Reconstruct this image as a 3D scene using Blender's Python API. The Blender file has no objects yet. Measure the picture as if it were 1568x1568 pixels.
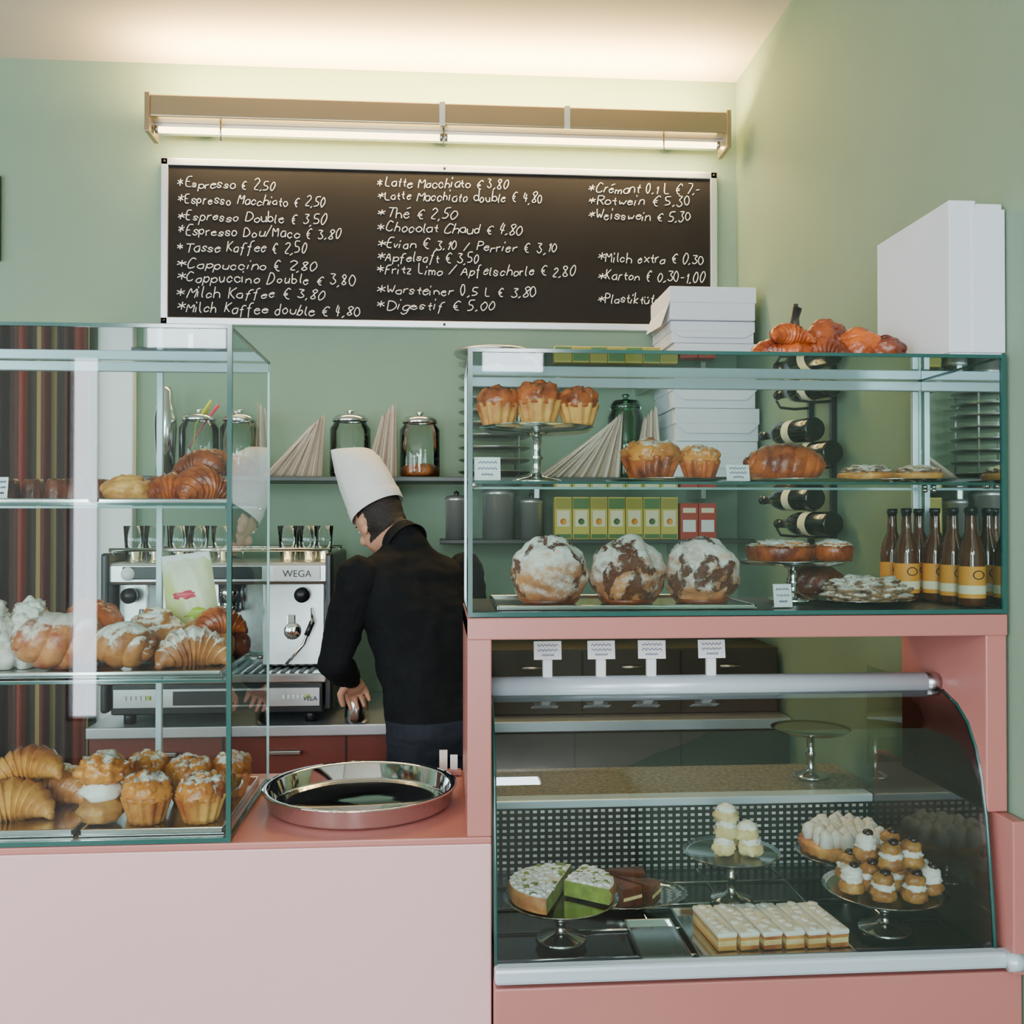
import bpy, bmesh, math, random
from mathutils import Vector, Matrix, noise
from mathutils.kdtree import KDTree
random.seed(7)
V=Vector
pi=math.pi
def lin(c):
    o=[]
    for x in c:
        x=x/255.0
        o.append(x/12.92 if x<=0.04045 else ((x+0.055)/1.055)**2.4)
    return (o[0],o[1],o[2],1.0)
def newmat(name):
    m=bpy.data.materials.new(name); m.use_nodes=True
    nt=m.node_tree; nt.nodes.clear()
    out=nt.nodes.new('ShaderNodeOutputMaterial')
    return m,nt,out
def nz(nt,scale,detail=3,rough=.55,vec=None):
    n=nt.nodes.new('ShaderNodeTexNoise'); n.inputs['Scale'].default_value=scale
    n.inputs['Detail'].default_value=detail; n.inputs['Roughness'].default_value=rough
    if vec is None:
        t=nt.nodes.new('ShaderNodeTexCoord'); vec=t.outputs['Object']
    nt.links.new(vec,n.inputs['Vector']); return n
def mixc(nt,f,a,b):
    x=nt.nodes.new('ShaderNodeMix'); x.data_type='RGBA'
    for s,val in ((x.inputs[0],f),(x.inputs[6],a),(x.inputs[7],b)):
        if hasattr(val,'default_value') or hasattr(val,'is_linked'): nt.links.new(val,s)
        else: s.default_value=val
    return x.outputs[2]
def ramp(nt,src,p0,p1):
    r=nt.nodes.new('ShaderNodeMapRange'); r.inputs[1].default_value=p0; r.inputs[2].default_value=p1
    nt.links.new(src,r.inputs[0]); return r.outputs[0]
def M(name,col,rough=.5,metal=0.,var=0.,vs=6,bump=0.,bs=40,emit=0.,coat=0.,spec=.5,trans=0.):
    m,nt,out=newmat(name)
    b=nt.nodes.new('ShaderNodeBsdfPrincipled')
    c=lin(col)
    if var>0:
        n=nz(nt,vs)
        c2=tuple(min(1,x*(1-var)) for x in c[:3])+(1,)
        c1=tuple(min(1,x*(1+var)) for x in c[:3])+(1,)
        nt.links.new(mixc(nt,ramp(nt,n.outputs[0],.3,.7),c1,c2),b.inputs['Base Color'])
    else: b.inputs['Base Color'].default_value=c
    b.inputs['Roughness'].default_value=rough; b.inputs['Metallic'].default_value=metal
    b.inputs['Coat Weight'].default_value=coat
    b.inputs['Specular IOR Level'].default_value=spec
    b.inputs['Transmission Weight'].default_value=trans
    if emit>0:
        b.inputs['Emission Color'].default_value=c; b.inputs['Emission Strength'].default_value=emit
    if bump>0:
        n=nz(nt,bs,4); bp=nt.nodes.new('ShaderNodeBump'); bp.inputs['Strength'].default_value=bump
        bp.inputs['Distance'].default_value=.01
        nt.links.new(n.outputs[0],bp.inputs['Height']); nt.links.new(bp.outputs[0],b.inputs['Normal'])
    nt.links.new(b.outputs[0],out.inputs[0]); return m
def glassmat(name,tint,refl=1.0,ior=1.45):
    m,nt,out=newmat(name)
    t=nt.nodes.new('ShaderNodeBsdfTransparent'); t.inputs[0].default_value=lin(tint)
    g=nt.nodes.new('ShaderNodeBsdfGlossy'); g.inputs['Roughness'].default_value=0.02
    g.inputs[0].default_value=(.93,.98,1,1)
    f=nt.nodes.new('ShaderNodeFresnel'); f.inputs[0].default_value=ior
    mu=nt.nodes.new('ShaderNodeMath'); mu.operation='MULTIPLY'; mu.inputs[1].default_value=refl
    mu.use_clamp=True
    nt.links.new(f.outputs[0],mu.inputs[0])
    x=nt.nodes.new('ShaderNodeMixShader')
    nt.links.new(mu.outputs[0],x.inputs[0]); nt.links.new(t.outputs[0],x.inputs[1]); nt.links.new(g.outputs[0],x.inputs[2])
    nt.links.new(x.outputs[0],out.inputs[0]); return m
def crust(name,c1,c2,scale=14,sugar=0.,sc=(240,236,228),rough=.42,ss=30,bump=.5):
    m,nt,out=newmat(name)
    b=nt.nodes.new('ShaderNodeBsdfPrincipled')
    n=nz(nt,scale,5,.6)
    col=mixc(nt,ramp(nt,n.outputs[0],.36,.64),lin(c1),lin(c2))
    if sugar>0:
        g=nt.nodes.new('ShaderNodeNewGeometry'); s=nt.nodes.new('ShaderNodeSeparateXYZ')
        nt.links.new(g.outputs['Normal'],s.inputs[0])
        n2=nz(nt,ss,6,.7)
        a=nt.nodes.new('ShaderNodeMath'); a.operation='MULTIPLY_ADD'
        nt.links.new(s.outputs[2],a.inputs[0]); a.inputs[1].default_value=.35
        nt.links.new(n2.outputs[0],a.inputs[2])
        thr=.95-.5*sugar
        col=mixc(nt,ramp(nt,a.outputs[0],thr-.06,thr+.06),col,lin(sc))
    nt.links.new(col,b.inputs['Base Color']); b.inputs['Roughness'].default_value=rough
    bp=nt.nodes.new('ShaderNodeBump'); bp.inputs['Strength'].default_value=bump; bp.inputs['Distance'].default_value=.006
    n3=nz(nt,60,4); nt.links.new(n3.outputs[0],bp.inputs['Height']); nt.links.new(bp.outputs[0],b.inputs['Normal'])
    nt.links.new(b.outputs[0],out.inputs[0]); return m
def loafmat(name):
    # flour dusting broken by irregular cracks in the crust
    m,nt,out=newmat(name)
    b=nt.nodes.new('ShaderNodeBsdfPrincipled'); b.inputs['Roughness'].default_value=.7
    n=nz(nt,12,5,.6); col=mixc(nt,ramp(nt,n.outputs[0],.36,.64),lin((206,134,80)),lin((140,78,46)))
    tc=nt.nodes.new('ShaderNodeTexCoord')
    wn=nz(nt,16,6,.75); wv=nt.nodes.new('ShaderNodeVectorMath'); wv.operation='MULTIPLY_ADD'
    nt.links.new(wn.outputs[1],wv.inputs[0]); wv.inputs[1].default_value=(.13,.13,.13); nt.links.new(tc.outputs['Object'],wv.inputs[2])
    vo=nt.nodes.new('ShaderNodeTexVoronoi'); vo.feature='DISTANCE_TO_EDGE'; vo.inputs['Scale'].default_value=13; nt.links.new(wv.outputs[0],vo.inputs['Vector'])
    nk=nz(nt,9,2); ka=nt.nodes.new('ShaderNodeMath'); ka.operation='MULTIPLY_ADD'; ka.inputs[1].default_value=.8
    nt.links.new(ramp(nt,nk.outputs[0],.51,.36),ka.inputs[0]); nt.links.new(vo.outputs['Distance'],ka.inputs[2])
    crack=ramp(nt,ka.outputs[0],.05,.15)
    g=nt.nodes.new('ShaderNodeNewGeometry'); s=nt.nodes.new('ShaderNodeSeparateXYZ'); nt.links.new(g.outputs['Normal'],s.inputs[0])
    n2=nz(nt,24,8,.8); a=nt.nodes.new('ShaderNodeMath'); a.operation='MULTIPLY_ADD'
    nt.links.new(s.outputs[2],a.inputs[0]); a.inputs[1].default_value=.26; nt.links.new(n2.outputs[0],a.inputs[2])
    fl=ramp(nt,a.outputs[0],.40,.68)
    mu=nt.nodes.new('ShaderNodeMath'); mu.operation='MULTIPLY'; nt.links.new(fl,mu.inputs[0]); nt.links.new(crack,mu.inputs[1])
    dk=mixc(nt,crack,lin((104,52,32)),col)
    nt.links.new(mixc(nt,mu.outputs[0],dk,lin((232,224,216))),b.inputs['Base Color'])
    bp=nt.nodes.new('ShaderNodeBump'); bp.inputs['Strength'].default_value=.8; bp.inputs['Distance'].default_value=.012
    nt.links.new(crack,bp.inputs['Height']); nt.links.new(bp.outputs[0],b.inputs['Normal'])
    nt.links.new(b.outputs[0],out.inputs[0]); return m

# ---------------- materials
wall_m=M('sage_paint',(122,146,123),.75,var=.04,vs=1.5,bump=.08,bs=120)
ceil_m=M('ceiling_paint',(210,202,188),.85,var=.02,vs=2)
floor_m=M('floor_tile',(110,102,94),.5,var=.15,vs=3)
white_m=M('white_paint',(225,226,224),.5)
pink_m=M('pink_laminate',(216,172,171),.32,var=.03,vs=1.2)
pinkd_m=M('rose_laminate',(178,112,104),.32,var=.03,vs=2)
rust_m=M('rust_cabinet',(124,56,45),.45,var=.05,vs=3)
olive_m=M('olive_reflection_tone',(60,54,40),.5,var=.1,vs=4)  # olive of glass reflections painted into the cabinets, reused for the gourd stem
dark_m=M('dark_line',(30,28,28),.5)
steel=M('polished_steel',(205,208,210),.16,1.)
brush=M('brushed_steel',(190,192,192),.32,1.,var=.06,vs=20)
satin=M('satin_steel',(196,198,196),.28,.75)
fridgef=M('fridge_floor_steel',(90,92,92),.2,1.,var=.1,vs=12)
alum=M('aluminium',(215,220,225),.35,.85)
railm=M('satin_rail',(190,204,212),.26,.15)
lampm=M('lamp_housing',(166,150,120),.3,.85)
chrome=M('chrome',(225,225,225),.07,1.)
blackp=M('black_plastic',(24,24,26),.35)
board_m=M('chalkboard_slate',(28,26,25),.85,var=.15,vs=3,spec=.2)
chalk=M('chalk',(240,238,230),.9,emit=.05)
tube_m=M('fluorescent_tube',(255,222,156),.5,emit=10)
glass=glassmat('case_glass',(232,247,243),1.35)
shelfglass=glassmat('shelf_glass',(204,236,229),1.6)
fglass=glassmat('curved_glass',(234,246,243),2.1)
jarglass=glassmat('jar_glass',(238,244,242),1.6)
greenglass=glassmat('green_jar_glass',(150,200,170),2.0)
edge_m=M('glass_edge',(28,78,72),.12,spec=.9)
edge_l=M('glass_edge_light',(170,212,208),.2,spec=.8)
silver=M('silver_tray',(212,212,210),.13,1.)
card=M('white_card',(232,232,230),.7)
ink=M('blue_ink',(50,50,120),.6)
boxw=M('white_cardboard',(214,218,226),.7,var=.02,vs=4)
paper=M('bag_paper',(222,210,196),.8)
paperd=M('bag_paper_edge',(180,160,140),.8)
shirt=M('black_cotton',(20,21,23),.9,var=.2,vs=12,bump=.35,bs=14,spec=.2)
jeans=M('dark_denim',(28,32,44),.85,var=.15,vs=20,bump=.2,bs=60)
skin=M('skin',(205,148,120),.5,var=.06,vs=20)
hair=M('dark_hair',(38,28,24),.6,var=.3,vs=60,bump=.6,bs=160)
hatm=M('paper_hat',(228,226,222),.8,var=.02,vs=6)
shoe=M('black_shoe',(20,20,20),.4)
lip=M('lips',(170,95,85),.5)
eyew=M('eye_white',(230,228,222),.3)
golden=crust('golden_crust',(230,164,80),(164,80,32),10)
dkcrust=crust('dark_crust',(160,76,36),(84,34,18),12,rough=.3)
redcrust=crust('glazed_crust',(204,100,38),(108,36,18),16,rough=.2)
bri=crust('brioche_crust',(228,146,62),(150,66,24),16,.30,rough=.25)
loafm=loafmat('sugar_dusted_crust')
sugarc=crust('sugared_pastry',(204,132,68),(130,64,32),14,.52,ss=26)
nutm=crust('almond_topping',(170,130,96),(80,52,36),40,.50,ss=60,sc=(232,224,210))
meringue=crust('meringue',(238,234,228),(214,206,192),8,rough=.7)
cream=M('whipped_cream',(244,240,230),.55,bump=.2,bs=30)
creamy=crust('vanilla_cream',(238,218,160),(220,188,120),20)
choux=crust('choux_pastry',(206,148,74),(150,86,38),18)
choco=M('dark_chocolate',(50,24,18),.25)
darkcake=crust('plum_cake',(120,56,32),(62,28,20),20,rough=.3)
pist=crust('pistachio_filling',(140,156,64),(98,112,46),30)
pinkgl=crust('berry_glaze',(216,140,84),(160,60,40),22,.45,sc=(240,222,210),rough=.3,ss=20)
labelo=M('orange_label',(234,152,44),.6)
labelw=M('pale_label',(240,228,190),.6)
juice=M('apricot_juice',(86,42,20),.1,spec=.7,coat=.5)
bottleg=M('dark_bottle_glass',(12,13,12),.12,spec=.6)
teay=M('yellow_tea_box',(204,184,84),.6)
teag=M('green_tea_box',(80,116,62),.6)
teao=M('olive_tea_stripe',(156,144,56),.6)
teaw=M('cream_tea_label',(232,224,188),.6)
red_m=M('red_box',(180,54,40),.6)
candy=crust('jar_sweets',(200,120,60),(130,60,30),40)
gran_m=crust('granite',(150,132,100),(64,54,44),70,rough=.3,bump=0)
shelf_m=M('shelf_dark',(50,58,54),.4)
lime=M('lime_plastic',(180,200,50),.4)
pinkpl=M('pink_plastic',(220,70,90),.4)
packm=crust('printed_packet',(206,208,104),(228,228,206),7,rough=.35,bump=.1)

# ---------------- mesh builder
class B:
    def __init__(s,name): s.n=name; s.v=[]; s.f=[]; s.mi=[]; s.sm=[]; s.mats=[]; s.T=Matrix.Identity(4)
    def add(s,vs,fs,mat,smooth=True,T=None):
        if mat not in s.mats: s.mats.append(mat)
        k=s.mats.index(mat); o=len(s.v); X=s.T@T if T is not None else s.T
        s.v+= [X@V(p) for p in vs]
        for f in fs:
            s.f.append([i+o for i in f]); s.mi.append(k); s.sm.append(smooth)
        return s
    def bm(s,bm,mat,smooth=True,T=None):
        bm.verts.ensure_lookup_table(); bm.verts.index_update()
        vs=[v.co.copy() for v in bm.verts]; fs=[[v.index for v in f.verts] for f in bm.faces]
        bm.free(); return s.add(vs,fs,mat,smooth,T)
    def box(s,x0,x1,y0,y1,z0,z1,mat,bev=0.,T=None):
        bm=bmesh.new(); bmesh.ops.create_cube(bm,size=1)
        for v in bm.verts:
            v.co=V((x0+(v.co.x+.5)*(x1-x0),y0+(v.co.y+.5)*(y1-y0),z0+(v.co.z+.5)*(z1-z0)))
        if bev>0: bmesh.ops.bevel(bm,geom=bm.edges[:],offset=bev,segments=2,affect='EDGES',profile=.5)
        return s.bm(bm,mat,False,T)
    def quad(s,a,b,c,d,mat): return s.add([a,b,c,d],[[0,1,2,3]],mat,False)
    def tube(s,pts,rad,mat,seg=12,cap=True,up=None,flat=1.,smooth=True,T=None):
        pts=[V(p) for p in pts]; n=len(pts)
        if not hasattr(rad,'__len__'): rad=[rad]*n
        vs=[];fs=[]
        t0=(pts[1]-pts[0]).normalized()
        a=V(up) if up else (V((0,0,1)) if abs(t0.z)<.9 else V((1,0,0)))
        for i in range(n):
            t=(pts[min(i+1,n-1)]-pts[max(i-1,0)]).normalized()
            a=(a-t*a.dot(t)).normalized(); b=t.cross(a)
            for j in range(seg):
                th=2*pi*j/seg
                vs.append(pts[i]+(b*math.cos(th)+a*math.sin(th)*flat)*rad[i])
        for i in range(n-1):
            for j in range(seg):
                k=(j+1)%seg
                fs.append([i*seg+j,i*seg+k,(i+1)*seg+k,(i+1)*seg+j])
        if cap:
            fs.append(list(range(seg))[::-1]); fs.append([(n-1)*seg+j for j in range(seg)])
        return s.add(vs,fs,mat,smooth,T)
    def cyl(s,p0,p1,r,mat,seg=20,r1=None):
        s.tube([p0,p1],[r,r if r1 is None else r1],mat,seg); 
        return s
    def rev(s,prof,c,mat,seg=32,flute=None,wob=0,cap=False,T=None):
        vs=[];fs=[];n=len(prof)
        for (r,z) in prof:
            for j in range(seg):
                th=2*pi*j/seg; q=r
                if flute: q=r*(1+flute[1]*math.cos(flute[0]*th))
                if wob: q*=1+wob*noise.noise(V((math.cos(th)*2,math.sin(th)*2,z*20+c[0]*7)))
                vs.append((c[0]+q*math.cos(th),c[1]+q*math.sin(th),c[2]+z))
        for i in range(n-1):
            for j in range(seg):
                k=(j+1)%seg; fs.append([i*seg+j,i*seg+k,(i+1)*seg+k,(i+1)*seg+j])
        if cap:
            fs.append(list(range(seg))[::-1]); fs.append([(n-1)*seg+j for j in range(seg)])
        return s.add(vs,fs,mat,True,T)
    def blob(s,c,sc,mat,amp=.08,fr=2.5,sub=3,flat=-.7,seed=None,T=None):
        bm=bmesh.new(); bmesh.ops.create_icosphere(bm,subdivisions=sub,radius=1)
        sd=random.random()*50 if seed is None else seed
        for v in bm.verts:
            d=1+amp*noise.noise(v.co*fr+V((sd,sd*.7,sd*.3)))+amp*.4*noise.noise(v.co*fr*3+V((sd,0,sd)))
            p=v.co*d
            if p.z<flat: p.z=flat+(p.z-flat)*.15
            v.co=V((p.x*sc[0],p.y*sc[1],p.z*sc[2]))+V(c)
        return s.bm(bm,mat,True,T)
    def done(s,fixn=True):
        me=bpy.data.meshes.new(s.n); me.from_pydata([tuple(v) for v in s.v],[],s.f)
        for m in s.mats: me.materials.append(m)
        me.polygons.foreach_set('material_index',s.mi); me.polygons.foreach_set('use_smooth',s.sm)
        me.update()
        if fixn:
            bm=bmesh.new(); bm.from_mesh(me); bmesh.ops.recalc_face_normals(bm,faces=bm.faces[:]); bm.to_mesh(me); bm.free()
        ob=bpy.data.objects.new(s.n,me); bpy.context.scene.collection.objects.link(ob); s.ob=ob
        return ob

# ---------------- room
RX=1.32; LX=-4.9; BY=4.3; FY=-2.5; CZ=3.565
B('floor').box(LX-.1,RX+.1,FY-.1,BY+.1,-.1,0,floor_m).done()
B('ceiling').box(LX-.1,RX+.1,FY-.1,BY+.1,CZ,CZ+.1,ceil_m).done()
B('wall_back').box(LX-.1,RX+.1,BY,BY+.1,0,CZ,wall_m).done()
B('wall_right').box(RX,RX+.1,FY,BY,0,CZ,wall_m).done()
wl=B('wall_left'); wl.box(LX-.1,LX,FY,-2.0,0,CZ,wall_m).box(LX-.1,LX,1.4,BY,0,CZ,wall_m).box(LX-.1,LX,-2.0,1.4,0,.6,wall_m).box(LX-.1,LX,-2.0,1.4,3.1,CZ,wall_m).done()
wins=[(-4.75,-3.15,.5,3.1,17),(-2.53,-2.31,.25,2.75,26),(-2.04,-1.45,2.78,3.3,40),(-1.12,.12,.5,3.1,20),(.28,.75,2.64,3.3,40)]
wf=B('wall_front'); xs=[LX]+[x for w in wins for x in w[:2]]+[RX]
for i in range(0,len(xs),2): wf.box(xs[i],xs[i+1],FY-.1,FY,0,CZ,white_m)
for a,b,z0,z1,L in wins:
    wf.box(a,b,FY-.1,FY,0,z0,white_m); wf.box(a,b,FY-.1,FY,z1,CZ,white_m)
wf.done()
def daylight(name,loc,rot,sx,sy,L,par):
    l=bpy.data.lights.new(name,'AREA'); l.shape='RECTANGLE'; l.size=sx; l.size_y=sy
    l.energy=L*pi*sx*sy; l.color=(.86,.94,1)
    lo=bpy.data.objects.new(name,l); bpy.context.scene.collection.objects.link(lo)
    lo.location=loc; lo.rotation_euler=rot; lo.parent=par
for i,(a,b,z0,z1,L) in enumerate(wins):
    w=B('window_%d'%(i+1)); t=.02 if b-a<.7 else .05
    w.box(a,a+t,FY-.08,FY,z0,z1,dark_m).box(b-t,b,FY-.08,FY,z0,z1,dark_m)
    w.box(a,b,FY-.08,FY,z0,z0+t,dark_m).box(a,b,FY-.08,FY,z1-t,z1,dark_m)
    if b-a>.7: w.box(a,b,FY-.07,FY-.01,2.3,2.35,dark_m)
    wo=w.done()
    daylight('daylight',((a+b)/2,FY-.09,(z0+z1)/2),(pi/2,0,0),b-a-.02,z1-z0-.02,L,wo)
w=B('window_6')  # added unseen side window, gives extra light from the left
for a in (-2.0,-.9,.25,1.35): w.box(LX-.08,LX,a,a+.05,.6,3.1,dark_m)
w.box(LX-.08,LX,-2,1.4,.6,.65,dark_m).box(LX-.08,LX,-2,1.4,3.05,3.1,dark_m); wo=w.done()
daylight('daylight',(LX-.09,-.3,1.85),(0,-pi/2,0),2.5,3.4,6,wo)

# doorway trim + curtain
tr=B('trim_1')
tr.box(-1.43,-1.285,4.24,4.298,0,2.43,white_m,.006).box(-2.60,-2.46,4.24,4.298,0,2.40,white_m,.006).box(-2.60,-1.285,4.235,4.298,2.40,2.43,white_m,.004); tr.done()
m,nt,out=newmat('striped_curtain'); b=nt.nodes.new('ShaderNodeBsdfPrincipled'); b.inputs['Roughness'].default_value=.85
tc=nt.nodes.new('ShaderNodeTexCoord'); sx=nt.nodes.new('ShaderNodeSeparateXYZ'); nt.links.new(tc.outputs['Object'],sx.inputs[0])
mm=nt.nodes.new('ShaderNodeMath'); mm.operation='MULTIPLY'; mm.inputs[1].default_value=4.5; nt.links.new(sx.outputs[0],mm.inputs[0])
fr=nt.nodes.new('ShaderNodeMath'); fr.operation='FRACT'; nt.links.new(mm.outputs[0],fr.inputs[0])
cr=nt.nodes.new('ShaderNodeValToRGB'); cr.color_ramp.interpolation='CONSTANT'
cols=[(0,(64,34,26)),(.2,(122,46,30)),(.36,(52,42,28)),(.5,(132,110,62)),(.58,(84,36,26)),(.78,(104,92,52)),(.86,(44,28,22))]
cr.color_ramp.elements[0].color=lin(cols[0][1]); cr.color_ramp.elements[1].position=cols[1][0]; cr.color_ramp.elements[1].color=lin(cols[1][1])
for p,c in cols[2:]:
    e=cr.color_ramp.elements.new(p); e.color=lin(c)
nt.links.new(fr.outputs[0],cr.inputs[0]); nt.links.new(cr.outputs[0],b.inputs['Base Color']); nt.links.new(b.outputs[0],out.inputs[0])
cu=B('curtain'); vs=[];fs=[];n=160
for i in range(n+1):
    x=-2.45+1.01*i/n
    y=4.2+.025*math.sin(i*.42)+.01*math.sin(i*.9)
    vs+= [(x,y,.03),(x,y+.005,2.36)]
for i in range(n): fs.append([2*i,2*i+2,2*i+3,2*i+1])
cu.add(vs,fs,m); cu.cyl((-2.46,4.2,2.38),(-1.43,4.2,2.38),.012,brush); cu.done(False)
pf=B('picture_frame'); pf.box(-2.35,-1.845,4.26,4.295,2.7,3.06,blackp,.004).box(-2.31,-1.885,4.255,4.262,2.74,3.02,card); pf.done()

# ---------------- lamp
lp=B('fluorescent_wall_lamp')
lp.box(-1.19,1.226,4.07,4.17,3.245,3.335,lampm,.006)
for x in (-1.0,0,1.0): lp.box(x-.03,x+.03,4.17,4.298,3.26,3.31,brush)
for x in (-1.19,1.206): lp.box(x,x+.02,4.06,4.2,3.18,3.34,lampm,.003)
for x in (.01,.53): lp.box(x-.012,x+.012,4.064,4.072,3.24,3.338,alum,.002)
lp.box(-1.17,1.206,4.14,4.24,3.232,3.244,alum)
lp.cyl((-1.15,4.13,3.213),(.005,4.13,3.213),.013,tube_m).cyl((.025,4.13,3.213),(1.18,4.13,3.213),.013,tube_m)
for x in (-1.165,.0,.02,1.18): lp.cyl((x,4.13,3.213),(x+.012,4.13,3.213),.017,brush)
for x in (-.9,.015,.95): lp.cyl((x,4.12,3.245),(x,4.12,3.17),.004,brush)
lpo=lp.done()
def area(name,loc,rot,sx_,sy_,e,col,parent=None):
    l=bpy.data.lights.new(name,'AREA'); l.shape='RECTANGLE'; l.size=sx_; l.size_y=sy_; l.energy=e; l.color=col
    o=bpy.data.objects.new(name,l); bpy.context.scene.collection.objects.link(o); o.location=loc; o.rotation_euler=rot
    if parent: o.parent=parent
    return o
area('uplight_tube',(.018,4.12,3.345),(pi-.3,0,0),2.36,.07,105,(1,.66,.26),lpo)
area('downlight_tube',(.018,4.19,3.228),(0.2,0,0),2.34,.05,32,(1,.70,.34),lpo)

# ---------------- chalkboard
cb=B('chalkboard_menu')
x0,x1,z0,z1=-1.18,1.222,2.44,3.147
cb.box(x0+.02,x1-.02,4.272,4.298,z0+.02,z1-.02,board_m)
for a in ((x0,x1,z0,z0+.03),(x0,x1,z1-.03,z1),(x0,x0+.03,z0,z1),(x1-.03,x1,z0,z1)):
    cb.box(a[0],a[1],4.262,4.298,a[2],a[3],alum,.003)
for x in (x0+.015,.02,x1-.015):
    for z in (z0+.015,z1-.015): cb.cyl((x,4.262,z),(x,4.259,z),.006,dark_m,10)
G={'a':(3,"35 15 04 03 12 22 33 35 32"),'b':(3,"08 02|04 15 25 34 33 22 12 03"),'c':(3,"34 25 15 04 03 12 22 33"),
'd':(3,"34 25 15 04 03 12 22 33|38 32"),'e':(3,"04 34 25 15 04 03 12 22 33"),'f':(3,"38 28 17 12 10|05 25"),'g':(3,"35 15 04 03 12 22 33 35 31 20 10 01"),
'h':(3,"08 02|04 15 25 34 32"),'i':(1,"05 02|07 08"),'k':(3,"08 02|35 03 32"),'l':(1,"08 03 12"),'m':(4,"05 02|04 15 24 22|24 35 44 42"),
'n':(3,"05 02|04 15 25 34 32"),'o':(3,"15 04 03 12 22 33 34 25 15"),'p':(3,"05 00|04 15 25 34 33 22 12 03"),'r':(2,"05 02|04 15 25"),
's':(3,"34 25 15 04 33 22 12 03"),'t':(2,"17 13 22|05 25"),'u':(3,"05 03 12 22 33|35 32"),'v':(2,"05 12 25"),'w':(4,"05 12 24 32 45"),
'x':(3,"05 32|35 02"),'z':(3,"05 35 02 32"),'é':(3,"04 34 25 15 04 03 12 22 33|17 38"),'ü':(3,"05 03 12 22 33|35 32|06 07|26 27"),
'A':(4,"02 28 42|14 34"),'C':(4,"47 28 17 05 03 12 32 43"),'D':(4,"08 02|08 28 46 44 22 02"),'E':(3,"38 08 02 32|05 25"),'F':(3,"38 08 02|05 25"),
'K':(3,"08 02|38 05 32"),'L':(3,"08 02 32"),'M':(4,"02 08 24 48 42"),'P':(3,"08 02|08 28 37 36 25 05"),'R':(3,"08 02|08 28 37 36 25 05|15 32"),
'T':(4,"08 48|28 22"),'W':(4,"08 12 26 32 48"),'0':(3,"18 06 04 12 22 34 36 28 18"),'1':(1,"06 18 12"),'2':(3,"07 18 28 37 36 02 32"),
'3':(3,"08 38 16 25 34 33 22 12 03"),'4':(3,"18 04 34|27 22"),'5':(3,"38 08 05 25 34 33 22 02"),'7':(3,"08 38 12"),
'8':(3,"25 16 07 18 28 37 26 14 03 12 22 33 24 15"),'€':(3,"37 28 17 05 13 22 32|05 25|04 24"),',':(1,"12 01"),'.':(1,"02 03"),'-':(3,"05 25"),
'/':(3,"02 38"),'*':(4,"23 27|04 46|06 44"),' ':(2,"")}
lines=[
 (-1.114,["*Espresso € 2,50","*Espresso Macchiato € 2,50","*Espresso Double € 3,50","*Espresso Dou/Macc € 3,80","*Tasse Kaffee € 2,50","*Cappuccino € 2,80","*Cappuccino Double € 3,80","*Milch Kaffee € 3,80","*Milch Kaffee double € 4,80"],
  [279,304,329,352,378,404,424,448,470],[420,496,498,520,469,483,543,496,550],270,.00277),
 (-.27,["*Latte Macchiato € 3,80","*Latte Macchiato double € 4,80","*Thé € 2,50","*Chocolat Chaud € 4,80","*Evian € 3,10 / Perrier € 3,10","*Apfelsaft € 3,50","*Fritz Limo / Apfelschorle € 2,80","*Warsteiner 0,5 L € 3,80","*Digestif € 5,00"],
  [282,302,328,350,375,395,415,445,470],[777,830,697,798,853,732,880,820,757],575,.00283),
 (.647,["*Crémant 0,1 L € 7,-","*Rotwein € 5,30","*Weisswein € 5,30"],[292,310,332],[1075,1058,1058],898,.00288),
 (.69,["*Milch extra € 0,30","*Karton € 0,30-1,00","*Plastiktüte"],[397,424,459],[1078,1080,1010],913,.00288)]
for X0,ts,ys,xe,xs_,mm_ in lines:
    for t,y,e in zip(ts,ys,xe):
        W=sum(G[c][0]+1.3 for c in t); sc=(e-xs_)*mm_/W; Zb=1.6+(800-y)*mm_-.018; sy=.0070
        x=0.; drift=random.uniform(-.00010,.00010)
        for ci,c in enumerate(t):
            w,st=G[c]; k1=random.uniform(.85,1.15); k2=random.uniform(.82,1.16); sh=random.uniform(.08,.36); off=random.uniform(-.6,.6)
            for s_ in st.split('|'):
                if not s_: continue
                pts=[V((int(q[0]),int(q[1]),0)) for q in s_.split()]
                pts=[V((p.x*k1+random.uniform(-.2,.2),2+(p.y-2)*k2+random.uniform(-.2,.2)+off,0)) for p in pts]
                if len(pts)>2:
                    for _ in range(2):
                        n2=[pts[0]]
                        for a,b_ in zip(pts,pts[1:]): n2+= [a.lerp(b_,.25),a.lerp(b_,.75)]
                        pts=n2+[pts[-1]]
                P=[(X0+(x+p.x+sh*(p.y-2))*sc,4.2705,Zb+(p.y-2)*sy+drift*(x+p.x)) for p in pts]
                cb.tube(P,.00175,chalk,4,smooth=False,up=(0,1,0))
            x+=w+1.3
cb.done(False)

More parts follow.
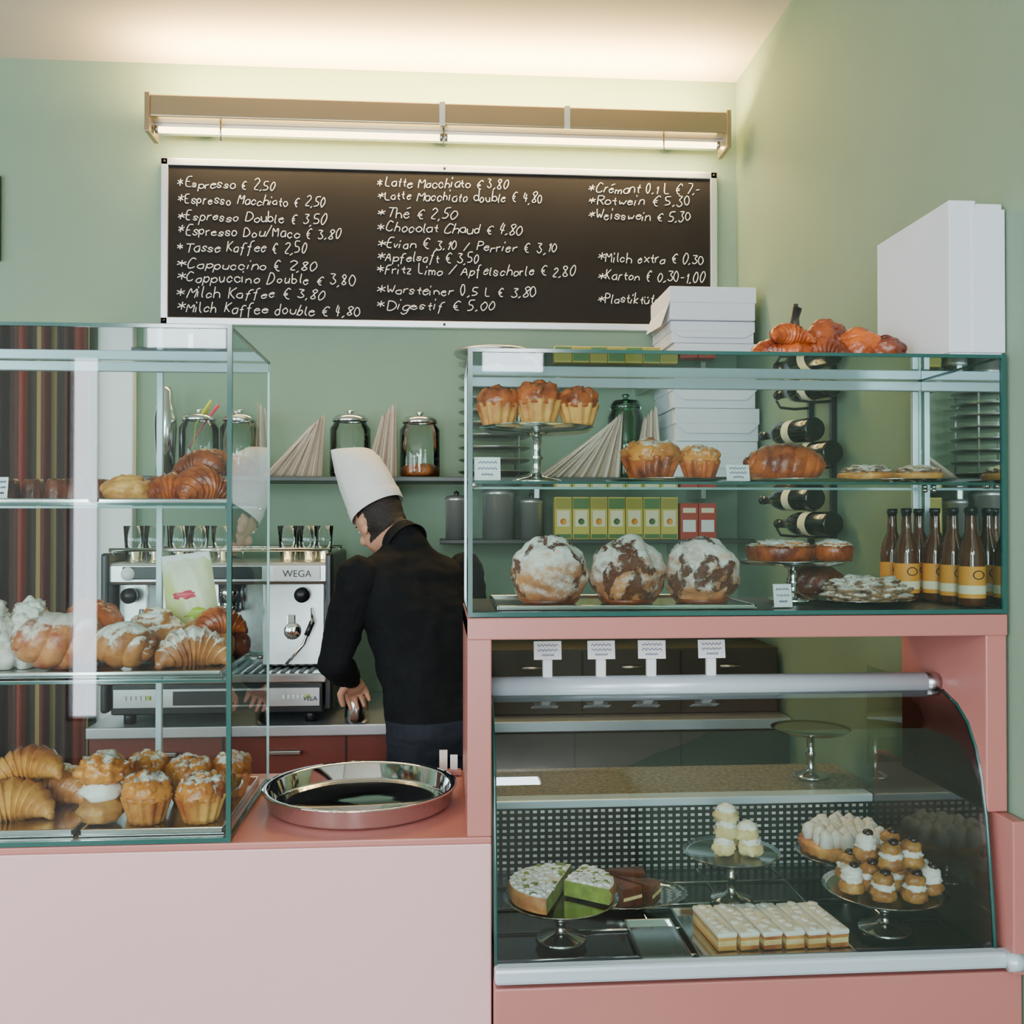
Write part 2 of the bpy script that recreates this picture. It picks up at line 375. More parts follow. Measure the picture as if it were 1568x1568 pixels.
# ---------------- counters
ct=B('pink_counter')
ct.box(-1.9,.116,2.2,2.8,.05,.885,pink_m,.004)
ct.box(-1.9,.116,2.198,2.8,.885,.9,pinkd_m,.003)
ct.box(-1.88,.1,2.24,2.78,0,.05,dark_m)
ct.done()
fb=B('fridge_counter_base')
fb.box(.12,1.315,2.15,2.86,.05,.585,pinkd_m,.004).box(.13,1.31,2.19,2.84,0,.05,dark_m)
fb.box(1.283,1.315,2.13,2.84,.585,.928,pinkd_m,.003)
fb.done()
fm=B('display_support_frame')
fm.box(.062,.116,2.2,2.62,.9,1.385,pinkd_m,.003).box(1.262,1.312,2.2,2.62,.93,1.385,pinkd_m,.003).box(.062,1.312,2.195,2.62,1.338,1.387,pinkd_m,.003)
fm.done()
bc=B('back_counter')
bc.box(-1.25,.1,3.64,4.29,.06,.83,rust_m).box(.1,1.31,3.64,4.29,.06,.83,olive_m)  # right half: reflection tone put into the cabinet colour
bc.box(-1.25,1.31,3.6,4.295,.83,.87,alum,.004)
for x in (-.78,-.34,.1,.5,.9): bc.box(x-.003,x+.003,3.636,3.642,.08,.82,dark_m)
for x in (-1.0,-.56,-.12): bc.box(x-.06,x+.06,3.615,3.64,.76,.775,brush,.003)
bc.box(-1.22,1.28,3.68,4.28,0,.06,dark_m); bc.done()
cbn=B('added_dark_cabinet'); cbn.box(.16,1.30,3.72,4.28,.871,1.12,olive_m,.004)  # added block, its dark olive stands in for shadow behind the fridge
for x in (.54,.92): cbn.box(x-.003,x+.003,3.716,3.722,.88,1.11,dark_m)
for x in (.35,.73,1.11): cbn.cyl((x-.04,3.705,1.05),(x+.04,3.705,1.05),.005,brush,8)
cbn.done()

# ---------------- glass case
def edgeline(b,p,q,m,r=.004):
    p=V(p);q=V(q)
    lo=[min(p[i],q[i])-r for i in range(3)]; hi=[max(p[i],q[i])+r for i in range(3)]
    b.box(lo[0],hi[0],lo[1],hi[1],lo[2],hi[2],m)
def case(name,x0,x1,y0,y1,z0,z1,shelves,base,bar):
    b=B(name)
    b.quad((x0,y0,z0),(x1,y0,z0),(x1,y0,z1),(x0,y0,z1),glass)
    b.quad((x0,y0,z1),(x1,y0,z1),(x1,y1,z1),(x0,y1,z1),shelfglass)
    b.quad((x0,y0,z0),(x0,y1,z0),(x0,y1,z1),(x0,y0,z1),glass)
    b.quad((x1,y0,z0),(x1,y1,z0),(x1,y1,z1),(x1,y0,z1),glass)
    for x in (x0,x1):
        edgeline(b,(x,y0,z0),(x,y0,z1),edge_m,.0052); edgeline(b,(x,y1,z0),(x,y1,z1),edge_l,.003); edgeline(b,(x,y0,z1),(x,y1,z1),edge_m,.003)
        edgeline(b,(x,y0,z0),(x,y1,z0),edge_m)
    edgeline(b,(x0,y0,z1),(x1,y0,z1),edge_m,.004); edgeline(b,(x0,y0,z0),(x1,y0,z0),edge_m,.005)
    b.box(x0,x1,y1-.012,y1+.006,z1-.028,z1-.002,railm,.002)
    b.box(x0+.006,x1-.006,y0+.006,y1,z0-.004,z0+.005,base)
    for z in shelves:
        b.quad((x0+.01,y0+.02,z),(x1-.01,y0+.02,z),(x1-.01,y1-.02,z),(x0+.01,y1-.02,z),shelfglass)
        b.box(x0+.01,x1-.01,y0+.016,y0+.02,z-.003,z+.003,edge_m)
        b.box(x0+.01,x1-.01,y1-.02,y1-.016,z-.003,z+.003,edge_l)
        for x in (x0+.012,x1-.012):
            for y in (y0+.05,y1-.05): b.cyl((x,y,z-.01),(x,y,z+.001),.008,chrome,10)
    for x in bar:
        b.box(x-.008,x+.008,y1-.012,y1+.004,z0,z1-.03,railm,.002)
    return b.done(False)
case('glass_display_case',-1.75,-.46,2.206,2.7,.906,2.03,[1.25,1.64],brush,[-.745])
case('glass_display_case',.068,1.306,2.2,2.6,1.394,1.985,[1.69],blackp,[1.290])

# ---------------- fridge
fg=B('refrigerated_display_case')
prof=[(2.17,.63),(2.178,.72),(2.19,.82),(2.203,.92),(2.22,1.0),(2.245,1.07),(2.28,1.12),(2.33,1.155),(2.40,1.178)]
fx0,fx1=.124,1.262
vs=[];fs=[]
for (y,z) in prof: vs+= [(fx0,y,z),(fx1,y,z)]
for i in range(len(prof)-1): fs.append([2*i,2*i+1,2*i+3,2*i+2])
fg.add(vs,fs,fglass,True)
for x in (fx0,fx1):
    vs=[(x,y,z) for y,z in prof]+[(x,2.84,1.178),(x,2.84,.6),(x,2.17,.6)]
    fg.add(vs,[list(range(len(vs)))],glass,False)
    fg.tube([(x,y-.002,z) for y,z in prof],.0045,edge_m,6)
fg.cyl((fx0,2.42,1.195),(1.225,2.42,1.195),.026,railm,20)
fg.tube([(1.225,2.42,1.195),(1.262,2.42,1.195)],[.026,.022],brush,20)
fg.box(.12,1.30,2.138,2.176,.596,.632,railm,.008)
fg.cyl((1.27,2.132,.614),(1.305,2.132,.614),.02,railm,16)
fg.box(.124,1.28,2.17,2.86,.586,.598,fridgef)
fg.box(.124,1.262,2.42,2.56,1.168,1.174,edge_l)
# grille material
m,nt,out=newmat('perforated_grille'); b=nt.nodes.new('ShaderNodeBsdfPrincipled'); b.inputs['Metallic'].default_value=.2; b.inputs['Roughness'].default_value=.35
tc=nt.nodes.new('ShaderNodeTexCoord'); br=nt.nodes.new('ShaderNodeTexBrick'); br.offset=0
mp=nt.nodes.new('ShaderNodeMapping'); mp.inputs['Rotation'].default_value=(pi/2,0,0)
nt.links.new(tc.outputs['Object'],mp.inputs[0]); nt.links.new(mp.outputs[0],br.inputs['Vector'])
br.inputs['Color1'].default_value=lin((236,234,226)); br.inputs['Color2'].default_value=lin((180,180,174)); br.inputs['Mortar'].default_value=lin((14,14,14))
br.inputs['Scale'].default_value=1; br.inputs['Brick Width'].default_value=.022; br.inputs['Row Height'].default_value=.018; br.inputs['Mortar Size'].default_value=.0055
nt.links.new(br.outputs[0],b.inputs['Base Color']); nt.links.new(b.outputs[0],out.inputs[0]); grille=m
fg.box(.124,1.262,2.84,2.85,.598,.79,grille)
fg.box(.124,1.262,2.80,2.86,.785,.808,railm,.004)
for x in [.3,.52,.74,.96,1.12]: fg.cyl((x,2.3,.602),(x,2.8,.602),.003,chrome,8)
for y in (2.25,2.4,2.55,2.7): fg.cyl((.13,y,.602),(1.25,y,.602),.003,chrome,8)
fg.done(False)
gw=B('granite_worktop'); gw.box(.13,1.31,2.87,3.2,.765,.8,gran_m,.003).box(.15,1.29,2.9,3.17,0,.765,olive_m); gw.done()

# ---------------- generic items
def stand(x,y,z,h,r,mat=silver,name='cake_stand'):
    b=B(name)
    b.rev([(0,.002),(r*.45,.003),(r*.42,.012),(.02,.02),(.012,.03),(.011,h*.45),(.017,h*.5),(.011,h*.56),(.012,h-.015),(.03,h-.006),(r*.9,h-.003),(r,h+.006),(r+.002,h+.007),(r*.9,h+.002),(0,h+.001)],(x,y,z),mat,36)
    return b.done()
def plate(x,y,z,r,mat=silver,name='serving_plate'):
    return B(name).rev([(0,.001),(r*.7,.001),(r,.011),(r+.002,.012),(r*.72,.005),(0,.004)],(x,y,z),mat,36).done()
def tray(x0,x1,y0,y1,z,mat=silver,name='baking_tray',h=.012):
    b=B(name); b.box(x0,x1,y0,y1,z+.001,z+.004,mat)
    t=.006
    for a in ((x0,x1,y0,y0+t),(x0,x1,y1-t,y1),(x0,x0+t,y0,y1),(x1-t,x1,y0,y1)): b.box(a[0],a[1],a[2],a[3],z+.001,z+h,mat,.002)
    return b.done()
def croissant(x,y,z,L,R,mat,rot=0,name='croissant',bend=1.1):
    b=B(name); n=90; pts=[];rad=[]
    for i in range(n):
        t=i/(n-1); a=(t-.5)*2*bend; rr=L/(2*math.sin(bend)) if bend<1.5 else L/2
        px=rr*math.sin(a); py=rr*(math.cos(a)-math.cos(bend))*.8
        s=max(.16,math.sin(pi*t)**.75); step=(abs(t-.5)*11)%1
        rad.append(R*s*(1-.22*(step-.5))); pts.append(V((px,py,R*.85*s)))
    b.T=Matrix.Translation((x,y,z))@Matrix.Rotation(rot,4,'Z')
    b.tube(pts,rad,mat,18,up=(0,0,1),flat=.9); return b.done()
def brioche(x,y,z,r,h,mat=bri,cup=golden,name='brioche'):
    b=B(name)
    b.rev([(0,0),(r*.62,.0),(r*.7,h*.1),(r*.95,h*.5),(r*.98,h*.56),(0,h*.6)],(x,y,z),cup,60,flute=(12,.075))
    b.blob((x,y,z+h*.58),(r*.98,r*.98,h*.38),mat,.2,3,3,-.3)
    a0=random.random()*6
    for i in range(6):
        a=a0+i*1.05; q=.5+.1*random.random(); b.blob((x+r*q*math.cos(a),y+r*q*math.sin(a),z+h*(.66+.06*random.random())),(r*.42,r*.42,h*.24),mat,.3,2.4,3,-.9)
    b.blob((x+r*.1*math.cos(a0),y,z+h*.84),(r*.42,r*.42,h*.18),mat,.25,3,3)
    return b.done()
def bun(x,y,z,r,h,mat,name='sweet_bun',ry=None,amp=.18,fr=2.2,swirl=True):
    b=B(name); ry=ry or r
    b.blob((x,y,z+h*.42),(r,ry,h*.56),mat,amp,fr,4,-.7)
    if swirl:
        pts=[];rad=[]
        for i in range(60):
            t=i/59; a=t*5*pi+x*5; q=r*(.88-.76*t)
            pts.append((x+q*math.cos(a),y+q*ry/r*math.sin(a),z+h*(.50+.45*math.sin(t*pi/2)))); rad.append(r*.2*(1-.35*t)*(1+.15*math.sin(i*.9)))
        b.tube(pts,rad,mat,12)
    return b.done()
def braid(x,y,z,L,w,h,mat,rot=0,name='plaited_pastry',turns=4):
    b=B(name); b.T=Matrix.Translation((x,y,z))@Matrix.Rotation(rot,4,'Z')
    for k in range(3):
        pts=[];rad=[]
        for i in range(60):
            t=i/59; a=t*turns*pi+k*2*pi/3; s=math.sin(pi*min(max(t,.03),.97))**.5
            pts.append(((t-.5)*L,w*.33*math.sin(a)*s,h*.5+h*.24*math.cos(a)*s)); rad.append(w*.26*s+.004)
        b.tube(pts,rad,mat,12)
    b.blob((0,0,h*.42),(L*.4,w*.4,h*.36),mat,.1); return b.done()
def tag(x,y,z,w=.055,h=.038,yaw=0,name='price_tag'):
    b=B(name); b.T=Matrix.Translation((x,y,z))@Matrix.Rotation(yaw,4,'Z')@Matrix.Rotation(-.15,4,'X')
    b.box(-w/2,w/2,-.001,.001,.001,h,card)
    b.box(-w*.4,w*.4,.001,.02,.001,.003,card)
    for i in range(3):
        zz=h*(.78-.26*i); n=14; ww=w*(.36 if i<2 else .22)
        b.tube([(-ww+2*ww*k/n,-.0018,zz+.003*math.sin(k*2.3+i+x*30)) for k in range(n+1)],.0009,ink,4)
    return b.done()

# ---- left case: top shelf (z=1.64)
zt=1.642
tray(-1.2,-.79,2.3,2.56,zt); tray(-.775,-.48,2.3,2.58,zt)
for x in (-.965,-.904,-.85,-.81,-1.02):
    b=B('canele'); b.rev([(0,0),(.028,0),(.028,.006),(.023,.05),(.019,.055),(.012,.048),(0,.047)],(x,2.4+.03*math.sin(x*90),zt+.006),darkcake,32,flute=(10,.06)); b.done()
tag(-1.0,2.33,zt+.012,.03,.05)
bun(-.735,2.40,zt+.006,.062,.06,golden,'danish_pastry')
croissant(-.63,2.38,zt+.006,.13,.040,redcrust,.1,bend=.8); croissant(-.545,2.38,zt+.006,.14,.048,redcrust,.9,bend=.9)
croissant(-.59,2.44,zt+.07,.13,.038,dkcrust,-.3); croissant(-.535,2.47,zt+.075,.12,.036,redcrust,.9); croissant(-.66,2.5,zt+.006,.14,.036,dkcrust,2)
# ---- left case: mid shelf (1.25)
zm=1.252
tray(-1.25,-.49,2.27,2.62,zm,silver,'baking_tray',.014)
for (x,y) in ((-1.06,2.42),(-.985,2.46)):
    b=B('meringue')
    b.rev([(0,0),(.07,0),(.078,.03),(.06,.055),(.066,.07),(.045,.10),(.048,.11),(.02,.145),(.004,.165),(0,.166)],(x,y,zm+.006),meringue,40,flute=(9,.09),wob=.3)
    for i in range(22):
        a=i*2.4; q=.066*(1-i/26); b.blob((x+q*math.cos(a),y+q*math.sin(a),zm+.03+i*.0055),(.022,.022,.018),meringue,.5,2.5,3,-2)
    b.done()
braid(-.885,2.38,zm+.006,.19,.13,.13,pinkgl,.4,turns=3.2)
bun(-.86,2.51,zm+.006,.08,.15,redcrust,'danish_pastry')
braid(-.735,2.37,zm+.006,.13,.10,.11,sugarc,-.3,turns=2.6); bun(-.70,2.5,zm+.006,.07,.13,sugarc,'sweet_bun')
croissant(-.575,2.37,zm+.006,.16,.052,sugarc,.3); croissant(-.60,2.48,zm+.006,.16,.055,golden,-.3); croissant(-.53,2.48,zm+.07,.12,.038,redcrust,.6)
bun(-.515,2.58,zm+.006,.03,.07,dkcrust,'sweet_bun',swirl=False)
b=B('snack_packet'); b.T=Matrix.Translation((-.63,2.63,zm+.012))@Matrix.Rotation(.1,4,'Z')@Matrix.Rotation(-.12,4,'Y')
for sgn in (-1,1):
    vs=[];fs=[];n=14
    for i in range(n+1):
        for j in range(n+1):
            a=i/n*2-1; c=j/n*2-1
            vs.append((a*.065*(1-.05*abs(c)),sgn*.022*(1-a**4)*(1-c**4)+.002*math.sin(a*9+c*5),.125+c*.125))
    for i in range(n):
        for j in range(n): fs.append([i*(n+1)+j,(i+1)*(n+1)+j,(i+1)*(n+1)+j+1,i*(n+1)+j+1])
    b.add(vs,fs,packm)
b.blob((-.01,-.018,.15),(.03,.007,.013),pinkpl,.3,3,3,-2); b.blob((.012,-.018,.10),(.032,.007,.018),lime,.3,3,3,-2); b.box(-.06,.06,-.004,.004,.232,.256,card,.001); b.box(-.06,.06,-.004,.004,-.004,.015,card,.001); b.done()
# ---- left case: bottom
zb=.912
tray(-1.3,-.80,2.23,2.6,zb,silver,'baking_tray',.016); tray(-.785,-.475,2.225,2.66,zb,silver,'baking_tray',.016)
croissant(-.97,2.32,zb+.006,.17,.05,golden,.25); croissant(-.93,2.45,zb+.006,.17,.05,bri,-.2); croissant(-.96,2.38,zb+.085,.15,.042,golden,0.1)
croissant(-1.12,2.36,zb+.006,.16,.05,golden,.5)
b=B('cream_puff'); b.blob((-.765,2.31,zb+.035),(.052,.05,.035),choux,.2); b.blob((-.765,2.31,zb+.08),(.045,.045,.028),cream,.15); b.blob((-.765,2.31,zb+.125),(.055,.052,.04),bri,.3,3,4); b.done()
brioche(-.665,2.31,zb+.006,.056,.115); brioche(-.545,2.31,zb+.006,.056,.11); brioche(-.61,2.47,zb+.006,.056,.115); brioche(-.52,2.52,zb+.006,.05,.11); brioche(-.72,2.5,zb+.006,.052,.12)
# round tray on counter
rt=B('round_serving_tray'); R=.225
rt.rev([(0,.002),(R-.012,.002),(R,.01),(R+.006,.045),(R+.014,.048),(R+.014,.051),(R+.004,.051),(R-.004,.046),(R-.012,.012),(R-.02,.006),(0,.005)],(-.195,2.475,.901),chrome,72); rt.done()
b=B('card_holder'); b.box(-.005,.06,2.73,2.76,.901,.915,pinkd_m,.002).box(.0,.022,2.74,2.745,.915,.97,paper).box(.03,.05,2.745,2.75,.915,.955,card); b.done()

# ---- right case
zs=1.692
stand(.237,2.40,zs,.132,.14)
brioche(.14,2.37,zs+.137,.052,.10,redcrust,golden); brioche(.238,2.36,zs+.137,.056,.112,redcrust,golden); brioche(.335,2.37,zs+.137,.05,.10,redcrust,golden)
plate(.56,2.4,zs,.15)
brioche(.515,2.38,zs+.006,.072,.108,bri,redcrust,'large_muffin'); brioche(.637,2.38,zs+.006,.05,.092,bri,redcrust,'large_muffin')
tag(.70,2.27,zs+.004,.06,.04,.2); tag(.11,2.27,zs+.004,.06,.055)
plate(.88,2.4,zs,.15)
braid(.853,2.39,zs+.006,.185,.12,.088,redcrust,0,'plaited_brioche',5)
plate(1.13,2.4,zs,.15)
for x,r in ((1.06,.07),(1.19,.06)):
    b=B('almond_tartlet'); b.rev([(0,0),(r*.85,0),(r,.018),(r*.94,.024),(0,.026)],(x,2.38,zs+.006),golden,40,flute=(20,.03)); b.blob((x,2.38,zs+.032),(r*.85,r*.85,.018),nutm,.3,4,4); b.done()
zf=1.401
tray(.13,.73,2.23,2.56,zf,silver,'baking_tray',.01)
for i,(x,r) in enumerate(((.262,.091),(.45,.089),(.632,.087))):
    b=B('round_sugar_loaf'); b.blob((x,2.35,zf+.078),(r,r,.088),loafm,.12,2.0,5,-.8)
    b.rev([(0,-.001),(r*.7,0),(r*.8,.01),(0,.012)],(x,2.35,zf+.006),dkcrust,30); b.done()
stand(.878,2.40,zf,.098,.14)
for x,rx,d in ((.838,.083,0),(.972,.05,0)):
    b=B('fruit_tart'); b.rev([(0,0),(rx*.9,0),(rx,.03),(rx*.94,.036),(rx*.9,.028),(0,.028)],(x,2.38,zf+.105),redcrust,44,flute=(22,.03)); b.blob((x,2.38,zf+.138),(rx*.9,rx*.9,.018),sugarc,.3,5,4); b.done()
tag(.80,2.25,zf,.045,.055,.1)
plate(1.03,2.38,zf,.135)
b=B('almond_cake'); b.blob((1.04,2.345,zf+.03),(.105,.07,.036),nutm,.3,4,5); b.done()
b=B('chocolate_bread'); b.blob((.965,2.47,zf+.045),(.07,.05,.045),darkcake,.2,2.5,4); b.done()
for (x,y) in ((1.262,2.26),(1.262,2.345),(1.260,2.43),(1.260,2.515),(1.195,2.53),(1.19,2.44)):
    b=B('juice_bottle')
    b.rev([(0,0),(.027,0),(.030,.006),(.030,.12),(.025,.145),(.013,.175),(.0115,.21),(.0115,.215)],(x,y,zf),juice,24)
    b.rev([(.0115,.19),(.0115,.222),(.0135,.223),(.0135,.235),(0,.235)],(x,y,zf),blackp,20)
    b.rev([(.0306,.02),(.0306,.095)],(x,y,zf),labelo,24); b.rev([(.031,.03),(.031,.05)],(x,y,zf),labelw,24)
    b.tube([(x+.013*math.cos(a),y-.0316,zf+.075+.010*math.sin(a)) for a in [k*pi/6 for k in range(13)]],.0012,dark_m,5)
    b.done()
# ---- on top of right case
B('serving_plate').rev([(0,.001),(.13,.001),(.16,.009),(.13,.005),(0,.004)],(.935,2.42,1.99),silver,36).done()
zc=1.995; o_=.075
b=B('decorative_gourd'); b.T=Matrix.Translation((o_,0,0))
b.rev([(0,.0),(.03,0),(.05,.018),(.052,.035),(.035,.052),(.012,.056),(0,.054)],(.80,2.40,zc),redcrust,48,flute=(8,.1))
b.tube([(.80,2.40,zc+.05),(.802,2.40,zc+.08),(.806,2.4,zc+.10),(.816,2.4,zc+.14)],[.016,.011,.009,.012],dark_m,10)
b.tube([(.80,2.4,zc+.045),(.81,2.4,zc+.09),(.812,2.4,zc+.15)],[.018,.012,.006],olive_m,10); b.done()
croissant(.76+o_,2.36,zc,.14,.034,redcrust,.1,'glazed_roll'); croissant(.87+o_,2.36,zc+.004,.13,.036,dkcrust,-.2,'glazed_roll'); croissant(.79+o_,2.34,zc+.045,.12,.028,redcrust,.3,'glazed_roll')
bun(.97+o_,2.40,zc,.06,.09,redcrust,'glazed_bun'); bun(.90+o_,2.44,zc,.06,.12,dkcrust,'glazed_bun'); bun(1.03+o_,2.38,zc,.05,.068,dkcrust,'glazed_bun')
b=B('cake_box'); b.box(1.185,1.312,2.21,2.58,1.99,2.345,boxw,.003); b.box(1.181,1.245,2.206,2.584,1.995,2.35,boxw,.002); b.box(1.235,1.315,2.204,2.21,1.995,2.33,boxw,.001); b.done()

# ---- fridge contents
zz=.606
stand(.288,2.335,zz,.10,.135)
b=B('pistachio_cake'); x,y=.288,2.335; z=zz+.107
ht_=.036
cake_s=crust('cake_side',(204,142,80),(150,86,44),20)
snow=crust('icing_sugar_top',(216,214,196),(150,156,112),24,.95,ss=60)
def wedge(a0,a1,ox,oy):
    vs=[];n=26; cx,cy=x+ox,y+oy
    for i in range(n+1):
        a=a0+(a1-a0)*i/n; c,s_=math.cos(a),math.sin(a)
        for (r,h) in ((.118,0),(.125,ht_*.7),(.118,ht_)): vs.append((cx+r*c,cy+r*s_,z+h))
    vs+= [(cx,cy,z),(cx,cy,z+ht_)]; k=len(vs)-2
    fs=[[i*3+j,(i+1)*3+j,(i+1)*3+j+1,i*3+j+1] for i in range(n) for j in range(2)]
    b.add(vs,fs,cake_s); b.add(vs,[[i*3+2,(i+1)*3+2,k+1] for i in range(n)],snow)
    b.add(vs,[[0,1,2,k+1,k],[n*3,n*3+1,n*3+2,k+1,k]],pist,False)
    for i in range(150):
        a=a0+.06+random.random()*(a1-a0-.12); r=.112*math.sqrt(random.random())
        if r<.02: continue
        b.blob((cx+r*math.cos(a),cy+r*math.sin(a),z+ht_+.002),(.006+.005*random.random(),.005,.004),card if i%7 else pist,.3,2,1,-2)
wedge(1.2,4.35,-.004,0); wedge(-.62,1.05,.008,.004); b.done(False)
b=B('oval_silver_tray'); T=Matrix.Translation((.50,2.60,zz))@Matrix.Diagonal((1.25,.9,1,1))
b.rev([(0,.001),(.10,.001),(.125,.012),(.128,.012),(.10,.005),(0,.004)],(0,0,0),silver,60,flute=(24,.02),T=T); b.done()
for i,(x,y) in enumerate(((.47,2.55),(.52,2.56),(.50,2.64))):
    b=B('chocolate_cake_slice'); b.T=Matrix.Translation((x,y,zz+.008))@Matrix.Rotation(.5+i*.5,4,'Z')
    b.add([(-.03,-.05,0),(.03,-.05,0),(0,.06,0),(-.03,-.05,.05),(.03,-.05,.05),(0,.06,.05)],[[0,1,2],[3,4,5],[0,1,4,3],[1,2,5,4],[2,0,3,5]],darkcake,False)
    b.box(-.03,.03,-.0515,-.05,.02,.028,creamy); b.done()
stand(.765,2.55,zz,.125,.125)
b=B('cream_eclair')
for x,y,dz in ((.74,2.53,0),(.805,2.52,0),(.775,2.60,0),(.745,2.53,.042),(.80,2.53,.035),(.748,2.54,.078)):
    b.blob((x,y,zz+.148+dz),(.032,.03,.024),creamy,.35,3); b.blob((x,y,zz+.166+dz),(.026,.025,.014),cream,.35,3)
b.done()
stand(1.12,2.66,zz,.08,.135)
b=B('meringue_tart'); b.rev([(0,0),(.115,0),(.125,.025),(.118,.03),(0,.03)],(1.12,2.66,zz+.088),golden,44,flute=(22,.03))
for i in range(34):
    r=.1*math.sqrt((i+.5)/34); a=i*2.4
    b.blob((1.12+r*math.cos(a),2.66+r*math.sin(a),zz+.135),(.021,.021,.03),meringue,.25,2.5,2)
b.done()
stand(1.08,2.335,zz,.10,.145)
for i,(dx,dy,dz) in enumerate([(-.10,-.03,0),(-.045,-.085,0),(.03,-.095,0),(.095,-.05,0),(-.045,-.015,0),(.03,-.02,0),(.10,.02,0),(-.07,.06,0),(.0,.06,0),(.065,.07,0),(-.01,-.055,.06),(.05,-.04,.06),(-.04,.02,.06),(.03,.03,.06)]):
    x,y,z=1.08+dx*.95,2.335+dy,zz+.108+dz
    b=B('profiterole'); b.blob((x,y,z+.016),(.030,.030,.021),choux,.2,3,3); b.blob((x,y,z+.035),(.026,.026,.013),cream,.35,3,3); b.blob((x,y,z+.050),(.024,.024,.017),choux if i%3 else cream,.2,3,3); b.blob((x+.004,y-.004,z+.066),(.013,.012,.010),choco,.1,3,2); b.done()
tray(.585,.955,2.2,2.48,zz,silver,'baking_tray',.014)
for i in range(6):
    x=.655+i*.053
    b=B('cream_slice'); b.T=Matrix.Translation((x,2.325,zz+.006))@Matrix.Rotation(.12+random.uniform(-.04,.04),4,'Z')
    b.box(-.023,.023,-.085,.085,0,.01,golden,.002).box(-.022,.022,-.083,.083,.01,.022,creamy).box(-.023,.023,-.085,.085,.022,.03,golden,.002)
    b.box(-.0245,.0245,-.087,.087,.029,.042,cream,.005)
    for q in range(7): b.blob((random.uniform(-.014,.014),-.07+q*.0235,.042),(.012,.014,.004),cream,.4,2,2,-2)
    b.done()
tray(.455,.572,2.2,2.42,zz,silver,'small_tray',.014)
stand(1.16,3.02,.80,.15,.12,silver)
for x in (.265,.398,.524,.675):
    tag(x,2.41,1.262,.068,.046,random.uniform(-.1,.1))
    b=B('tag_holder'); b.box(x-.012,x+.012,2.412,2.43,1.215,1.262,white_m,.003); b.done()

# ---- back wall shelves
sh=B('mounted_shelf'); sh.box(-1.22,1.30,4.0,4.298,1.765,1.785,shelf_m,.003)
for x in (-1.0,-.3,.4,1.1): sh.box(x-.01,x+.01,4.05,4.298,1.70,1.765,brush)
sh.done()
sh=B('mounted_shelf'); sh.box(.0,1.30,4.0,4.298,1.512,1.53,shelf_m,.003).box(.4,.42,4.05,4.298,1.46,1.512,brush).box(1.0,1.02,4.05,4.298,1.46,1.512,brush); sh.done()
sh=B('mounted_shelf'); sh.box(.44,.93,4.02,4.298,2.205,2.222,shelf_m,.003).box(.48,.5,4.05,4.298,2.16,2.205,brush).box(.86,.88,4.05,4.298,2.16,2.205,brush); sh.done()
def teabox(x,z,w,h,i):
    b=B('tea_box')
    b.box(x,x+w,4.06,4.13,z,z+h,teay,.001); b.box(x+.002,x+w-.002,4.0585,4.06,z+h*.72,z+h*.97,teag if i%2 else teao)
    b.box(x+.01,x+w-.01,4.058,4.06,z+h*.3,z+h*.68,teaw); b.box(x+.004,x+w-.004,4.0585,4.06,z+.004,z+h*.12,teag)
    b.rev([(0,0),(.013,0),(.013,.002)],(0,0,0),teag if i%2 else labelo,16,T=Matrix.Translation((x+w/2,4.0575,z+h*.42))@Matrix.Rotation(pi/2,4,'X')); b.done()
for i in range(7): teabox(.476+i*.0745,1.53,.071,.175,i)
for i in range(6): teabox(.476+i*.0745,2.222,.071,.11,i+1)
for i in range(2):
    x=1.005+i*.078; b=B('red_tea_box'); b.box(x,x+.074,4.06,4.13,1.53,1.68,red_m,.001).box(x+.01,x+.064,4.058,4.06,1.56,1.61,card).box(x+.01,x+.064,4.058,4.06,1.64,1.66,labelw); b.done()
def canister(x,y,z,r,h):
    b=B('steel_canister'); b.rev([(0,0),(r,0),(r,h*.82),(r+.003,h*.83),(r+.003,h*.9),(r*.8,h*.95),(0,h*.97)],(x,y,z),satin,32); b.rev([(.008,0),(.012,.012),(0,.02)],(x,y,z+h*.96),blackp,16); b.done()
canister(.07,4.12,1.53,.045,.19); canister(.247,4.12,1.53,.068,.22); canister(.385,4.12,1.53,.05,.18)
def jar(x,y,z,r,h,g=jarglass,fill=.3,name='glass_jar'):
    b=B(name); b.rev([(0,.003),(r*.95,.003),(r,.02),(r,h*.72),(r*.82,h*.8),(r*.8,h*.84)],(x,y,z),g,32)
    b.rev([(r*.86,h*.83),(r*.88,h*.86),(r*.7,h*.92),(.012,h*.94),(.01,h*.96),(.018,h*.98),(.012,h),(0,h)],(x,y,z),steel if g is jarglass else g,32)
    if fill: 
        b.rev([(0,.006),(r*.9,.006),(r*.92,h*fill),(r*.6,h*(fill+.05)),(0,h*(fill+.04))],(x,y,z),candy,24,wob=.15)
    b.done()
jar(-.37,4.13,1.785,.085,.28,fill=.0); jar(-.082,4.13,1.785,.085,.275,fill=.16); jar(-.82,4.13,1.785,.08,.28,fill=.25); jar(-.985,4.13,1.785,.08,.28,fill=0); jar(.79,4.15,1.785,.078,.36,greenglass,0,'green_glass_jar')
b=B('cocktail_shaker'); b.rev([(0,0),(.036,0),(.046,.2),(.046,.24),(.04,.28),(.03,.31),(.028,.35),(.02,.37),(0,.372)],(-1.12,4.13,1.785),steel,32); b.done()
b=B('plastic_tongs'); b.tube([(-1.0,4.1,1.9),(-.99,4.1,2.0),(-.95,4.1,2.06),(-.93,4.1,2.10)],[.006,.008,.026,.008],lime,10,flat=.4); b.tube([(-1.02,4.1,1.9),(-.96,4.1,2.0),(-.90,4.1,2.08)],[.006,.008,.018],pinkpl,10,flat=.4); b.done()
